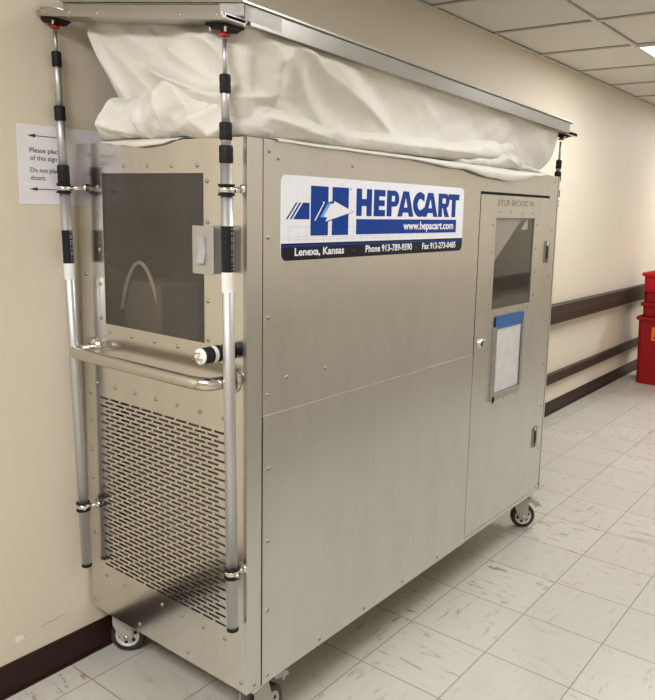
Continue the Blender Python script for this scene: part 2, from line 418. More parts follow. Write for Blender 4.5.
# -- end panel with window opening and slot grille
WY0, WY1, WZ0, WZ1 = .160, .606, 1.138, 1.581
GY0, GY1, GZ0, GZ1 = .083, .648, .357, .907
def plate_end(m):
    def q(y0, y1, z0, z1):
        if y1-y0 < 1e-6 or z1-z0 < 1e-6: return
        m.quad((0, y0, z0), (0, y1, z0), (0, y1, z1), (0, y0, z1)); m.quad((.002, y0, z0), (.002, y1, z0), (.002, y1, z1), (.002, y0, z1))
    def hole(y0, y1, z0, z1):
        for a, b in (((y0, z0), (y1, z0)), ((y1, z0), (y1, z1)), ((y1, z1), (y0, z1)), ((y0, z1), (y0, z0))):
            m.quad((0, *a), (0, *b), (.002, *b), (.002, *a))
    GB = GZ0-.004-.0063/2
    q(0, W, ZB, GB); q(0, GY0, GB, GZ1); q(GY1, W, GB, GZ1)
    nrow = 42; dz = (GZ1-GZ0)/nrow; pitch = (GY1-GY0-.043)/10; h = .0063
    for r in range(nrow+1):
        zc = GZ1-r*dz-.004; n = 11 if r % 2 == 0 else 10; o = 0 if r % 2 == 0 else pitch/2
        q(GY0, GY1, zc+h/2, zc+dz-h/2 if r else GZ1)
        y = GY0
        for i in range(n):
            a = GY0+o+i*pitch; q(y, a, zc-h/2, zc+h/2); hole(a, a+.043, zc-h/2, zc+h/2); y = a+.043
        q(y, GY1, zc-h/2, zc+h/2)
    q(0, W, GZ1, WZ0); q(0, WY0, WZ0, WZ1); q(WY1, W, WZ0, WZ1); q(0, W, WZ1, ZT); hole(WY0, WY1, WZ0, WZ1)
m = MB(); plate_end(m); m.box(.0002, .0018, .0, W, ZB, ZB+.002)
endp = m.build('end_panel', M_end, cart, recalc=False)
m = MB(); m.box(.0022, .006, WY0-.02, WY1+.02, WZ0-.02, WZ1+.02); m.build('window_pane', M_glass, endp)
ys = [.6027, .4964, .3909, .2882, .1835]
riv(endp, [(y, 1.6005) for y in ys]+[(y-.018 if i else .585, 1.1135) for i, y in enumerate(ys)]+[(.146, z) for z in (1.561, 1.457, 1.252, 1.148)]+[(.629, z) for z in (1.542, 1.461, 1.358, 1.255, 1.152)], 'x', 0)
riv(endp, [(y, .945) for y in (.663, .567, .470, .374, .278, .182, .0885)]+[(y, .3145) for y in (.642, .5475, .457, .362, .271, .176, .086)]+[(y, .208) for y in (.7078, .4744, .245, .022)]+[(.698, z) for z in (1.28, .909, .819, .722, .63, .445)], 'x', 0)
# -- side panels
def sideplate(m, y, holes, x0, x1, z0, z1, th=.002):
    xs = sorted({x0, x1, *[h[0] for h in holes], *[h[1] for h in holes]}); zs = sorted({z0, z1, *[h[2] for h in holes], *[h[3] for h in holes]})
    for i in range(len(xs)-1):
        for j in range(len(zs)-1):
            cx, cz_ = (xs[i]+xs[i+1])/2, (zs[j]+zs[j+1])/2
            if any(h[0] < cx < h[1] and h[2] < cz_ < h[3] for h in holes): continue
            m.box(xs[i], xs[i+1], y, y+th, zs[j], zs[j+1])
DX0, DX1, DZ0, DZ1 = 1.1862, 1.8162, .2, 1.5735
m = MB(); m.box(0, .0525, 0, .003, ZB, ZT); m.box(-.0012, -.0001, 0, .014, ZB, ZT); m.box(-.0012, 0, -.0004, .0, ZB, ZT); corner = m.build('corner_post', M_side, cart)
riv(corner, [(.028, .197)], 'y', 0)
m = MB(); m.box(.0525, .0555, .0022, .004, ZB, ZT); m.build('seam_gap', M_gap, cart)
m = MB(); m.box(.0555, DX0-.005, 0, .0025, .9545, ZT); 
up = m.build('upper_side_panel', M_side, cart)
riv(up, [(.0745, 1.639), (.1065, 1.6237), (.4105, 1.6223), (.0725, 1.423), (.0735, 1.216), (.1451, 1.0467), (.3046, 1.0449), (.0745, 1.0107)], 'y', 0)
m = MB(); m.box(.0555, DX0-.005, -.0026, .0015, ZB, .955); lo_ = m.build('lower_side_panel', M_side, cart)
riv(lo_, [(.0755, z) for z in (.807, .602, .397, .2014)]+[(x, .2005) for x in (.298, .52, .742, .975)], 'y', -.0026)
m = MB(); sideplate(m, .0, [(DX0-.004, DX1+.003, DZ0-.003, DZ1+.005)], DX0-.005, L-.013, ZB, ZT); m.box(L-.0105, L, -.002, .002, ZB, ZT); m.box(L-.0135, L-.0100, .0018, .0035, ZB, ZT)
df = m.build('door_surround', M_side, cart)
riv(df, [(1.866, z) for z in (1.6423, 1.429, 1.219, 1.012, .808, .607, .40, .21)]+[(1.895, .215)], 'y', 0, .0048)
# rest of the shell
m = MB()
m.box(L-.002, L, .002, W, ZB, ZT); m.build('far_end_panel', M_side, cart)
m = MB(); m.box(.002, L-.002, W-.002, W, ZB, ZT); m.build('back_panel', M_end, cart)
m = MB(); m.box(.002, L-.002, .004, W-.002, ZB, ZB+.004); m.build('bottom_panel', M_end, cart)
m = MB()
for b in ((.002, .03, .003, W-.003), (L-.03, L-.002, .003, W-.003), (.03, L-.03, .003, .03), (.03, L-.03, W-.03, W-.003)): m.box(*b, ZT-.012, ZT-.001)
m.build('top_rim', M_alu, cart)
m = MB(); m.box(.12, 1.16, .05, .70, 1.0, 1.02); m.box(1.14, 1.16, .05, .70, .19, 1.62); m.box(.12, .13, .05, .7, .2, 1.0); m.build('inner_bulkhead', M_inner, cart)
# electrical box and cord seen through the smoked end window
m = MB(); m.box(.10, .20, .455, .665, 1.10, 1.262); m.box(.06, .2, .42, .445, 1.09, 1.262)
eb = m.build('electrical_box', M_switch, cart, .004)
m = MB(); pts = [(.075, .60+.0*i, 1.2) for i in range(1)]
pts = [(.09, .655-.20*t+.0, 1.17+.16*sin(pi*min(1, t*1.02))**.8+(-.02)*t) for t in [i/16 for i in range(17)]]
m.tube(pts, .006, 10); m.build('cord', M_white, eb)

# -- door
m = MB(); PX0, PX1, PZ0, PZ1 = 1.316, 1.671, 1.117, 1.480
sideplate(m, -.0015, [(PX0, PX1, PZ0, PZ1)], DX0, DX1, DZ0, DZ1-.006, .004)
door = m.build('door', M_side, cart)
m = MB(); m.box(DX0-.004, DX1+.003, .006, .009, DZ1-.02, DZ1+.006); m.box(DX0-.006, DX0+.006, .006, .009, DZ0-.004, DZ1); m.box(DX1-.004, DX1+.006, .006, .009, DZ0-.004, DZ1-.02); m.build('door_gap', M_gap, cart)
m = MB(); m.box(PX0-.02, PX1+.02, .0027, .006, PZ0-.02, PZ1+.02); m.build('window_pane', M_glass2, door)
riv(door, [(x, 1.502) for x in (1.3413, 1.4417, 1.5496, 1.6498)]+[(1.2895, z) for z in (1.4517, 1.3482, 1.2449, 1.143)]+[(1.698, z) for z in (1.4534, 1.3502, 1.247, 1.145)]+[(x, 1.097) for x in (1.345, 1.445, 1.553, 1.652)], 'y', -.0015, .0042)
for z in (1.331, .471):
    m = MB(); m.box(1.787, 1.838, -.005, -.0015, z-.048, z+.048); m.tube([(1.813, -.005, z-.048), (1.813, -.005, z+.048)], .0045, 12)
    h = m.build('hinge', M_rivet, door)
    m = MB(); m.tube([(1.813, -.005, z-.030), (1.813, -.005, z+.030)], .0052, 12); m.build('hinge_pin', M_gap, h)
# lock
m = MB(); m.lathe((1.229, -.0015, .992), (0, -1, 0), [(0, .017), (.003, .017), (.006, .013), (.010, .0125), (.011, .0)], 20)
lk = m.build('lock', M_chrome, door)
m = MB(); m.box(1.226, 1.233, -.0145, -.012, .983, 1.001); m.build('keyhole', M_black, lk)
m = MB(); m.box(1.243, 1.266, -.010, -.002, .991, 1.005); m.build('latch', M_chrome, lk, .002)
# document pocket: rails, clear sleeve, sheet, blue header
px0, px1, pz0, pz1 = 1.338, 1.607, .735, 1.082
pk = None
m = MB()
m.box(px0, px0+.02, -.012, -.0015, pz0, pz1-.04); m.box(px1-.012, px1, -.012, -.0015, pz0+.02, pz1-.03); m.box(px0+.02, px1-.012, -.012, -.0015, pz0, pz0+.028)
pk = m.build('document_pocket', M_alu, door, .001)
m = MB(); m.box(px0+.022, px1-.014, -.0065, -.0055, pz0+.03, pz1); m.build('clear_sleeve', M_sleeve, pk)
m = MB(); m.box(px0+.03, px1-.02, -.0045, -.0038, pz0+.035, pz1-.01); m.build('paper_sheet', M_paper, pk)
m = MB(); m.box(px0+.012, px1+.002, -.0085, -.0070, pz1-.048, pz1+.002); m.build('blue_header', M_bluet, pk)
m = MB(); m.box(px0+.002, px0+.02, -.014, -.012, pz0-.004, pz0+.02); m.build('corner_cap', M_black, pk)
riv(pk, [(x, pz0-.012) for x in (1.36, 1.47, 1.58)], 'y', -.0015, .004)
t_ = text_mesh('ETUR BROOD IN', .033, lambda u, v: (1.325+u, -.0019, 1.528+v), .33, .0); t_.build('marker_writing', M_pencil, door)
# grey wedge and white triangle added right behind the door pane for its lighter patches
m = MB(); m.prism([(1.28, 1.50), (1.60, 1.50), (1.31, 1.29), (1.28, 1.27)], lambda u, v, d: (u, .0085+d, v), 0, .003)
m.build('inner_grey_wedge', M_inpanel, cart)
m = MB(); m.prism([(1.625, 1.478), (1.625, 1.432), (1.565, 1.432)], lambda u, v, d: (u, .0085+d, v), 0, .003)
m.build('inner_white_triangle', M_signw, cart)

# -- sign
SX0, SX1, SZ0, SZ1 = .118, 1.056, 1.361, 1.584
YS = 0.0
def rrect(x0, x1, z0, z1, r, n=6, corners=(1, 1, 1, 1)):
    pts = []
    for (cx, cz_, a0, on) in ((x1-r, z1-r, 0, corners[0]), (x0+r, z1-r, 90, corners[1]), (x0+r, z0+r, 180, corners[2]), (x1-r, z0+r, 270, corners[3])):
        if on:
            for i in range(n+1):
                a = radians(a0+90*i/n); pts.append((cx+r*cos(a), cz_+r*sin(a)))
        else:
            a = radians(a0+45); pts.append((cx+r*(1 if cos(a) > 0 else -1), cz_+r*(1 if sin(a) > 0 else -1)))
    return pts
def flat(polys, d0, d1=None):
    m = MB(); d1 = d1 if d1 is not None else d0+.0003
    for i, p in enumerate(polys):
        if p: e = (i % 40)*.000006; m.prism(p, lambda u, v, d: (u, YS-d, v), d0, d1+e)
    return m
sign = flat([rrect(SX0, SX1, SZ0, SZ1, .02)], 0, .0012).build('company_sign', M_signw, cart)
gr = []
for i in range(27):
    x = SX0+.03+i*.034; gr.append([(x, 1.412), (x+.0012, 1.412), (x+.0012, 1.458 if i % 2 else 1.449), (x, 1.458 if i % 2 else 1.449)])
for z in (1.4155, 1.4225, 1.449): gr.append([(SX0+.02, z), (SX1-.02, z), (SX1-.02, z+.001), (SX0+.02, z+.001)])
flat(gr, .0012, .00125).build('grid_lines', M_grid, sign)
flat([rrect(SX0, SX1, SZ0, 1.4065, .02, corners=(0, 0, 1, 1))], .0012, .0014).build('black_band', M_signk, sign)
flat([[(SX0, 1.397), (SX1, 1.397), (SX1, 1.4015), (SX0, 1.4015)]], .0014, .0015).build('blue_stripe', M_blue, sign)
logo = flat([[(.232, 1.426), (.305, 1.426), (.305, 1.560), (.232, 1.560)], [(.322, 1.426), (.395, 1.426), (.395, 1.560), (.322, 1.560)], [(.305, 1.474), (.322, 1.474), (.322, 1.516), (.305, 1.516)],
   [(.163, 1.47), (.227, 1.47), (.227, 1.514), (.201, 1.514)], [(.150, 1.47), (.157, 1.47), (.194, 1.514), (.187, 1.514)], [(.136, 1.47), (.142, 1.47), (.180, 1.514), (.174, 1.514)]], .0012, .0015).build('blue_emblem', M_blue, sign)
flat([[(.247, 1.4665), (.252, 1.4665), (.290, 1.517), (.281, 1.519), (.281, 1.516), (.284, 1.515)]], .0015, .0017).build('emblem_stroke', M_signw, logo)
flat([[(.2905, 1.460), (.2965, 1.4715), (.262, 1.4735), (.296, 1.516), (.331, 1.522), (.331, 1.5165), (.421, 1.4925)]], .0015, .0016).build('arrow_outline', M_blue, logo)
flat([[(.272, 1.476), (.300, 1.476), (.330, 1.516), (.302, 1.514)]], .0016, .0017).build('arrow_fade', M_lblue, logo)
flat([[(.2925, 1.464), (.301, 1.4755), (.285, 1.477), (.314, 1.512), (.3285, 1.5135), (.331, 1.521), (.416, 1.4925)]], .0017, .0019).build('arrow', M_signw, logo)
# heavy condensed capitals built as polygons
Z0, Z1 = 1.4805, 1.5600; HH = Z1-Z0
def R_(x0, x1, z0, z1): return [(x0, z0), (x1, z0), (x1, z1), (x0, z1)]
def ring(cx, cz_, rx, rz, tx, tz, a0, a1, n=18):
    P = []
    for i in range(n):
        a, b = radians(a0+(a1-a0)*i/n), radians(a0+(a1-a0)*(i+1)/n)
        P.append([(cx+rx*cos(a), cz_+rz*sin(a)), (cx+rx*cos(b), cz_+rz*sin(b)), (cx+(rx-tx)*cos(b), cz_+(rz-tz)*sin(b)), (cx+(rx-tx)*cos(a), cz_+(rz-tz)*sin(a))])
    return P
def letter(c, x0, x1):
    w_ = x1-x0; s = .026
    if c == 'H': return [R_(x0, x0+s, Z0, Z1), R_(x1-s, x1, Z0, Z1), R_(x0+s, x1-s, Z0+HH*.37, Z0+HH*.63)]
    if c == 'E': return [R_(x0, x0+s, Z0, Z1), R_(x0+s, x1, Z0, Z0+HH*.24), R_(x0+s, x1, Z1-HH*.24, Z1), R_(x0+s, x1-.003, Z0+HH*.39, Z0+HH*.61)]
    if c in 'PR':
        ph = HH*.31; cz_ = Z1-ph; t = HH*.2
        P = [R_(x0, x0+s, Z0, Z1), R_(x0+s, x1-ph, Z1-t, Z1), R_(x0+s, x1-ph, Z1-2*ph, Z1-2*ph+t)]
        P += ring(x1-ph, cz_, ph, ph, .0235, t, -90, 90)
        if c == 'R': P.append([(x0+s+.003, Z1-2*ph+.004), (x0+s+.024, Z1-2*ph+.006), (x1+.002, Z0), (x1-.029, Z0)])
        return P
    if c == 'A': return [[(x0, Z0), (x0+.026, Z0), (x0+w_*.52, Z1-.012), (x0+w_*.5, Z1), (x0+w_*.32, Z1)], [(x1-.026, Z0), (x1, Z0), (x0+w_*.68, Z1), (x0+w_*.5, Z1), (x0+w_*.48, Z1-.012)], [(x0+w_*.25, Z0+HH*.16), (x0+w_*.75, Z0+HH*.16), (x0+w_*.68, Z0+HH*.36), (x0+w_*.32, Z0+HH*.36)], R_(x0+w_*.40, x0+w_*.6, Z1-.022, Z1)]
    if c == 'C': return ring(x1-.022, Z0+HH/2, w_-.022, HH/2+.001, .027, .022, 90, 270, 26)+[[(x1-.022, Z1+.001), (x1, Z1-.007), (x1, Z1-.030), (x1-.022, Z1-.021)], [(x1-.022, Z0-.001), (x1, Z0+.007), (x1, Z0+.030), (x1-.022, Z0+.021)]]
    if c == 'T': return [R_(x0, x1, Z1-HH*.25, Z1), R_((x0+x1)/2-s/2, (x0+x1)/2+s/2, Z0, Z1)]
POS = [('H', .431, .506), ('E', .516, .574), ('P', .583, .649), ('A', .641, .732), ('C', .728, .796), ('A', .786, .880), ('R', .884, .956), ('T', .950, 1.023)]
for q_, (c, a, b) in enumerate(POS):
    flat(letter(c, a, b), .0012, .0015+(q_ % 2)*.0003).build('letter', M_blue, sign)
flat([R_(.432, 1.008, 1.427, 1.4715)], .0012, .0016).build('blue_bar', M_blue, sign)
def stext(s, size, x, z, wd, bold, mat, dd=.0018):
    text_mesh(s, size, lambda u, v: (x+u, YS-dd, z+v), wd, bold).build('lettering', mat, sign)
stext('www.hepacart.com', .036, .676, 1.4395, .312, .0010, M_signw)
stext('Lenexa, Kansas', .029, .170, 1.3735, .208, .0007, M_signw)
stext('Phone 913-789-9590', .029, .480, 1.3735, .250, .0007, M_signw)
stext('Fax 913-273-0485', .029, .792, 1.3735, .218, .0007, M_signw)
flat([rrect(.419, .428, 1.3755, 1.3845, .0044), rrect(.752, .761, 1.3755, 1.3845, .0044)], .0014, .0017).build('blue_dots', M_blue, sign)
stext('TM', .007, 1.026, 1.555, .008, 0, M_ink); stext('®', .009, .399, 1.553, .008, 0, M_ink)

# -- push handle
def arcpts(p0, p1, p2, n=8):
    p0, p1, p2 = Vector(p0), Vector(p1), Vector(p2)
    return [p0*(1-t)**2+p1*2*t*(1-t)+p2*t*t for t in [i/n for i in range(n+1)]]
hx = -.082; hz = 1.054; hy0, hy1 = .055, .676
pts = [(-.001, hy1, hz)]+arcpts((-.03, hy1, hz), (hx, hy1, hz), (hx, hy1-.06, hz))+arcpts((hx, hy0+.06, hz), (hx, hy0, hz), (-.03, hy0, hz))+[(-.001, hy0, hz)]
m = MB(); m.tube(pts, .0175, 24); hd = m.build('push_handle', M_steel, cart)
for y in (hy0, hy1):
    m = MB(); m.lathe((0, y, hz), (-1, 0, 0), [(0, .034), (.004, .034), (.007, .030), (.012, .021), (.012, .0)], 28); fl = m.build('handle_flange', M_steel, hd)
# -- power plug
PY, PZ = .0665, 1.129
m = MB(); m.lathe((0, PY, PZ), (-1, 0, 0), [(0, .026), (.005, .026), (.008, .021), (.030, .0195), (.034, .0215), (.052, .0215), (.052, 0)], 28)
pl = m.build('power_inlet', M_black, cart)
m = MB(); m.lathe((-.050, PY, PZ), (-1, 0, 0), [(0, .0219), (.012, .0219)], 28); m.build('white_band', M_white, pl)
m = MB(); m.lathe((-.060, PY, PZ), (-1, 0, 0), [(0, .0205), (.030, .0205), (.031, .019), (.031, .0)], 28); m.build('plug_body', M_black, pl)
m = MB(); m.lathe((-.0905, PY, PZ), (-1, 0, 0), [(0, .0205), (.004, .0205), (.0055, .018), (.0055, .0)], 28); m.build('plug_face', M_white, pl)
for a in (90, 210, 330):
    m = MB(); cy, cz_ = PY+.010*cos(radians(a)), PZ+.010*sin(radians(a))
    m.box(-.112, -.095, cy-.0035, cy+.0035, cz_-.001, cz_+.001); m.build('prong', M_brass, pl)
# -- switch box
m = MB(); m.box(-.045, 0, .070, .146, 1.330, 1.447); sb = m.build('switch_box', M_switch, cart, .006)
m = MB(); m.box(-.048, -.0445, .068, .148, 1.328, 1.449); m.build('switch_plate', M_plate, sb, .0015)
m = MB(); m.prism([(-.048, 1.356), (-.057, 1.356), (-.050, 1.390), (-.055, 1.421), (-.048, 1.421)], lambda u, v, d: (u, d, v), .096, .121); m.build('rocker', M_rocker, sb)
# -- casters
def caster(x, y, ang, zt, tr=0):
    r = .058
    ex = Vector((cos(ang), sin(ang), 0)); ey = Vector((-sin(ang), cos(ang), 0))      # rolling direction, axle
    c = Vector((x, y, r))
    m = MB()
    K = lambda u, v, w_: tuple(Vector((x, y, 0))+ex*u+ey*v+Vector((0, 0, w_)))
    m.prism([(-.05, -.045), (.05, -.045), (.05, .045), (-.05, .045)], lambda u, v, d: K(u-.02-tr, v, d), zt-.006, zt-.0005)
    m.tube([K(-.02-tr, 0, zt-.006), K(-.02-tr, 0, zt-.024)], [.032, .029], 20)
    root = m.build('caster', M_cast, cart)
    m = MB()
    for s in (-1, 1):
        m.prism([(-.045-tr, zt-.022), (.018-tr, zt-.022), (.022-tr*.6, r+.03), (.016, r-.013), (-.016, r-.013), (-.045-tr, r+.045)], lambda u, v, d: K(u, d, v), s*.024, s*.0275)
    m.prism([(-.045-tr, -.027), (.018-tr, -.027), (.018-tr, .027), (-.045-tr, .027)], lambda u, v, d: K(u, v, d), zt-.026, zt-.021)
    m.build('fork', M_cast, root, .001)
    m = MB(); m.lathe(c-ey*.018, ey, [(0, r-.018), (0, r-.007), (.003, r-.002), (.009, r), (.027, r), (.033, r-.002), (.036, r-.007), (.036, r-.018)], 40); m.build('tyre', M_tyre, root)
    m = MB(); m.lathe(c-ey*.016, ey, [(0, .0), (0, .013), (.0, .016), (.005, .020), (.005, r-.024), (.0, r-.021), (-.001, r-.0165), (.033, r-.0165), (.032, r-.021), (.027, r-.024), (.027, .020), (.032, .016), (.032, 0)], 40)
    hb = m.build('wheel_hub', M_hub, root)
    m = MB()
    for s in (-1, 1):
        for k in range(6):
            a = pi*k/3+.3; p = c+ey*s*.0118+ex*cos(a)*.0265+Vector((0, 0, 1))*sin(a)*.0265
            m.lathe(p, ey*s, [(0, .0062), (.0006, .0062), (.0006, 0)], 12)
    m.build('hub_recess', M_gap, root)
    m = MB(); m.lathe(c-ey*.031, ey, [(0, 0), (0, .008), (.004, .008), (.004, .005), (.058, .005), (.058, .008), (.062, .008), (.062, 0)], 6); m.build('axle_bolt', M_chrome, root)
    m = MB(); m.prism([(.012, .140), (.03, .150), (.078, .126), (.088, .104), (.072, .112), (.058, .102), (.05, .120), (.02, .128)], lambda u, v, d: K(u, d, v), -.020, .020); m.build('brake_pedal', M_cast, root, .001)
caster(.128, .052, radians(8), ZB, .045); caster(.092, .668, radians(-52), ZB); caster(1.850, .050, radians(-48), ZB); caster(1.84, .67, radians(10), ZB)

# -- pole clamps
def clamp(px, py, z, tx, ty, s=1):
    m = MB(); m.tube([(px, py, z-.014), (px, py, z-.009)], .0205, 24); m.tube([(px, py, z+.009), (px, py, z+.014)], .0205, 24)
    k = m.build('pole_clamp', M_black, cart)
    m = MB(); m.tube([(px, py, z-.009), (px, py, z+.009)], .0185, 24)
    d = Vector((tx-px, ty-py, 0)); n = d.normalized(); u = Vector((-n.y, n.x, 0))
    p = Vector((px, py, z))
    m.tube([p+n*.016, Vector((tx, ty, z+.004))], .007, 12); m.lathe(Vector((tx, ty, z+.004))-n*.008, n, [(0, 0), (0, .013), (.008, .013)], 6)
    m.build('clamp_bracket', M_chrome, k)
    m = MB(); m.tube([p+u*.026+n*.008, p-u*.026+n*.008], .003, 8); m.lathe(p+u*.020+n*.008, u, [(0, 0), (0, .0055), (.005, .0055), (.005, 0)], 6); m.lathe(p-u*.025+n*.008, u, [(0, 0), (0, .0055), (.005, .0055), (.005, 0)], 6); m.build('clamp_bolt', M_chrome, k)

# ------------------------------------------------------------ support poles
GP = 'telescopic canopy support poles'
def pole(name_label, b, t, zs, lab, clamps, group=GP):
    b = Vector(b); t = Vector(t); ax = (t-b).normalized()
    P = lambda z: b+(t-b)*((z-b.z)/(t.z-b.z))
    root = thing('support_pole', name_label, 'pole', tuple(b), group)
    (c1, c0), (b1, b0), (a1, a0) = zs     # lower, middle, upper collars (top, bottom)
    m = MB(); m.tube([P(b.z), P(c1)], .0148, 28); m.build('outer_tube', M_pole, root)
    m = MB(); m.tube([P(c1), P(b1)], .0120, 28); m.build('middle_tube', M_pole, root)
    m = MB(); m.tube([P(b1), P(a1)], .0100, 28); m.build('upper_tube', M_pole, root)
    m = MB(); m.tube([P(a1), P(t.z-.03)], .0052, 14); m.build('plunger_rod', M_pole, root)
    m = MB(); m.tube([P(b.z)-ax*.004, P(b.z)+ax*.006], .0156, 24); m.build('end_cap', M_black, root)
    for (u, l, r) in ((c1, c0, .0168), (b1, b0, .0152), (a1, a0, .0132)):
        m = MB(); n = 40; n0 = 0
        h = (u-l)
        prof = [(0, r*.9), (.003, r), (h*.35, r*1.02), (h*.5, r*.97), (h*.65, r*1.02), (h-.003, r), (h, r*.86), (h, 0)]
        m.lathe(P(l), ax, prof, 28); m.build('rubber_collar', M_black, root)
    if lab:
        l1, l0, lw = lab
        m = MB(); m.tube([P(l0), P(l1)], .0152, 28, False); lb = m.build('black_label', M_signk, root)
        m = MB(); m.tube([P(lw), P(l0)], .0152, 28, False); m.build('white_label', M_white, root)
        # small print running up the label, wrapped on the tube
        def wrap(u, v):
            a = radians(-128)+(v/.0168)+.75
            z = l0-.028+u; p = P(z); return tuple(p+Vector((cos(a), sin(a), 0))*.0155)
        for s_, sz, wd, o_ in (('TELESCOPING SUPPORT', .0085, .10, .0), ):
            tm = text_mesh('| | ||| || |||| ||| || |', .009, lambda u, v: wrap(u+.035, v), .10, .0002); tm.build('label_print', M_signw, lb)
    # foot plate under the beam
    tz = t.z
    m = MB(); m.lathe(P(tz-.023), ax, [(0, .004), (0, .013), (.004, .0145), (.008, .008), (.014, .007), (.018, .010), (.018, .0)], 20); m.build('red_knob', M_red, root)
    m = MB(); q = t-Vector((0, 0, .0095)); n = len(m.v)
    m.prism([(-.045, 0), (.045, 0), (.045, .008), (.030, .008-.0), (.030, 0)][:0] or [(-.036, .006), (-.028, .005), (-.019, .001), (-.010, -.003), (.010, -.003), (.019, .001), (.028, .005), (.036, .006), (.036, .011), (-.036, .011)],
            lambda u, v, d: (q.x+d, q.y+u, q.z+v+SL*u), -.028, .030)
    m.build('foot_pad', M_black, root, .0015)
    m = MB()
    for s in (-1, 1):
        m.lathe((q.x-.02, q.y+s*.026, q.z+.002+SL*s*.026), (0, 0, 1), [(-.008, 0), (-.008, .0035), (.004, .0035)], 8)
    m.build('pad_screw', M_chrome, root)
    return root
SL = .13
def zc(x, y): return 1.9065-.029*(x+.05)+.132*(y+.05)      # underside of the canopy frame
pole('near telescoping aluminium pole beside the switch box at the cart corner', (-.032, .0195, .386), (-.043, .031, zc(-.043, .031)-.001), ((1.6436, 1.6014), (1.6973, 1.6553), (1.807, 1.7636)), (1.4517, 1.339, 1.289), None)
pole('leaning telescoping aluminium pole nearest the paper notice on the wall', (-.034, .6985, .345), (-.059, .7237, zc(-.059, .7237)-.001), ((1.6024, 1.5487), (1.770, 1.7278), (1.921, 1.8784)), (1.4127, 1.314, 1.266), None)
pole('far telescoping pole standing beyond the door end of the cart, mostly hidden', (L+.040, .060, .396), (L+.046, .024, zc(L+.046, .024)-.001), ((1.61, 1.575), (1.693, 1.648), (1.745, 1.705)), (1.43, 1.33, 1.28), None)
pole('telescoping pole at the far wall corner of the cart, hidden behind the fabric', (L+.040, .66, .396), (L+.046, .69, zc(L+.046, .69)-.001), ((1.60, 1.555), (1.76, 1.72), (1.86, 1.82)), None, None)
clamp(-.0408, .0280, 1.5383, .0, .010); clamp(-.0330, .0206, .5459, .0, .004)
clamp(-.0530, .7180, 1.5350, .0, .690); clamp(-.0375, .7020, .5439, .0, .672)
clamp(L+.0432, .034, 1.55, L+.002, .05); clamp(L+.0406, .056, .556, L+.002, .08)
clamp(L+.044, .68, 1.40, L+.002, .66); clamp(L+.041, .665, .556, L+.002, .66)

# ------------------------------------------------------------ canopy frame resting on the poles
can = thing('canopy_frame', 'raised aluminium canopy frame held above the cart by telescoping poles', 'canopy frame', (-.10, -.05, zc(-.10, -.05)))
O = Vector(can.location)
def CP(x, y, h): return (x, y, zc(x, y)+h)          # follows the tilt of the canopy; h above its underside
def cbox(m, x0, x1, y0, y1, h0, h1):
    n = len(m.v)
    m.v += [CP(x0,y0,h0),CP(x1,y0,h0),CP(x1,y1,h0),CP(x0,y1,h0),CP(x0,y0,h1),CP(x1,y0,h1),CP(x1,y1,h1),CP(x0,y1,h1)]
    for f in ((0,3,2,1),(4,5,6,7),(0,1,5,4),(1,2,6,5),(2,3,7,6),(3,0,4,7)): m.f.append(tuple(n+i for i in f)); m.sm.append(False)
def channel(x0, x1):
    m = MB(); y0, y1 = -.036, .742
    cbox(m, x0, x1, y0, y1, 0, .002); cbox(m, x0, x1, y0, y1, .0125, .0145); cbox(m, x0, x0+.002, y0, y1, .002, .0125); cbox(m, x1-.002, x1, y0, y1, .002, .0125)
    return m.build('cross_channel', M_alu, can)
ch1 = channel(-.10, -.032); ch2 = channel(L-.03, L+.085)
for yy in (.70, .58, .45, .30, .12, -.01):
    m = MB(); m.lathe(CP(-.10, yy, .010), (-1, 0, 0), [(0, .003), (.0015, .0025), (.002, 0)], 8); m.build('channel_rivet', M_steel, ch1)
FX0, FX1, FY0, FY1 = -.052, 1.905, -.046, .690
def frame_rail(name, x0, x1, y0, y1, h0, h1): m = MB(); cbox(m, x0, x1, y0, y1, h0, h1); return m.build(name, M_alu, can, .0012)
h0 = .0146
frame_rail('near_long_rail', -.031, L-.0305, FY0, FY0+.04, .003, .044)
frame_rail('back_long_rail', FX0, FX1, FY1-.04, FY1, h0, .044)
frame_rail('end_rail', FX0, FX0+.04, FY0+.04, FY1-.04, h0, .044); frame_rail('end_rail', FX1-.04, FX1, FY0+.04, FY1-.04, h0, .044)
frame_rail('top_lip', FX0+.0, FX1+.004, FY0+.002, FY1, .0442, .0475)
frame_rail('roof_slab', FX0-.006, FX1+.006, FY0-.004, FY1+.006, .0477, .0545)
m = MB(); cbox(m, FX0+.002, FX0+.12, FY0-.0016, FY0-.0006, .012, .044); cbox(m, FX0-.0016, FX0-.0006, FY0, FY0+.08, .02, .046); m.build('clear_tape', M_tape, can)
m = MB(); m.tube([CP(-.106, -.030, .016), CP(-.106, -.036, .006), CP(-.106+.012, -.040, .003), CP(-.045, -.040, .003), CP(-.037, -.038, .012)], .0022, 8); m.build('wire_clip', M_white, can)
m = MB(); m.tube([CP(-.095, .73, .022), CP(-.08, .71, .030), CP(-.07, .66, .024)], .003, 8); m.build('wing_clip', M_chrome, can)

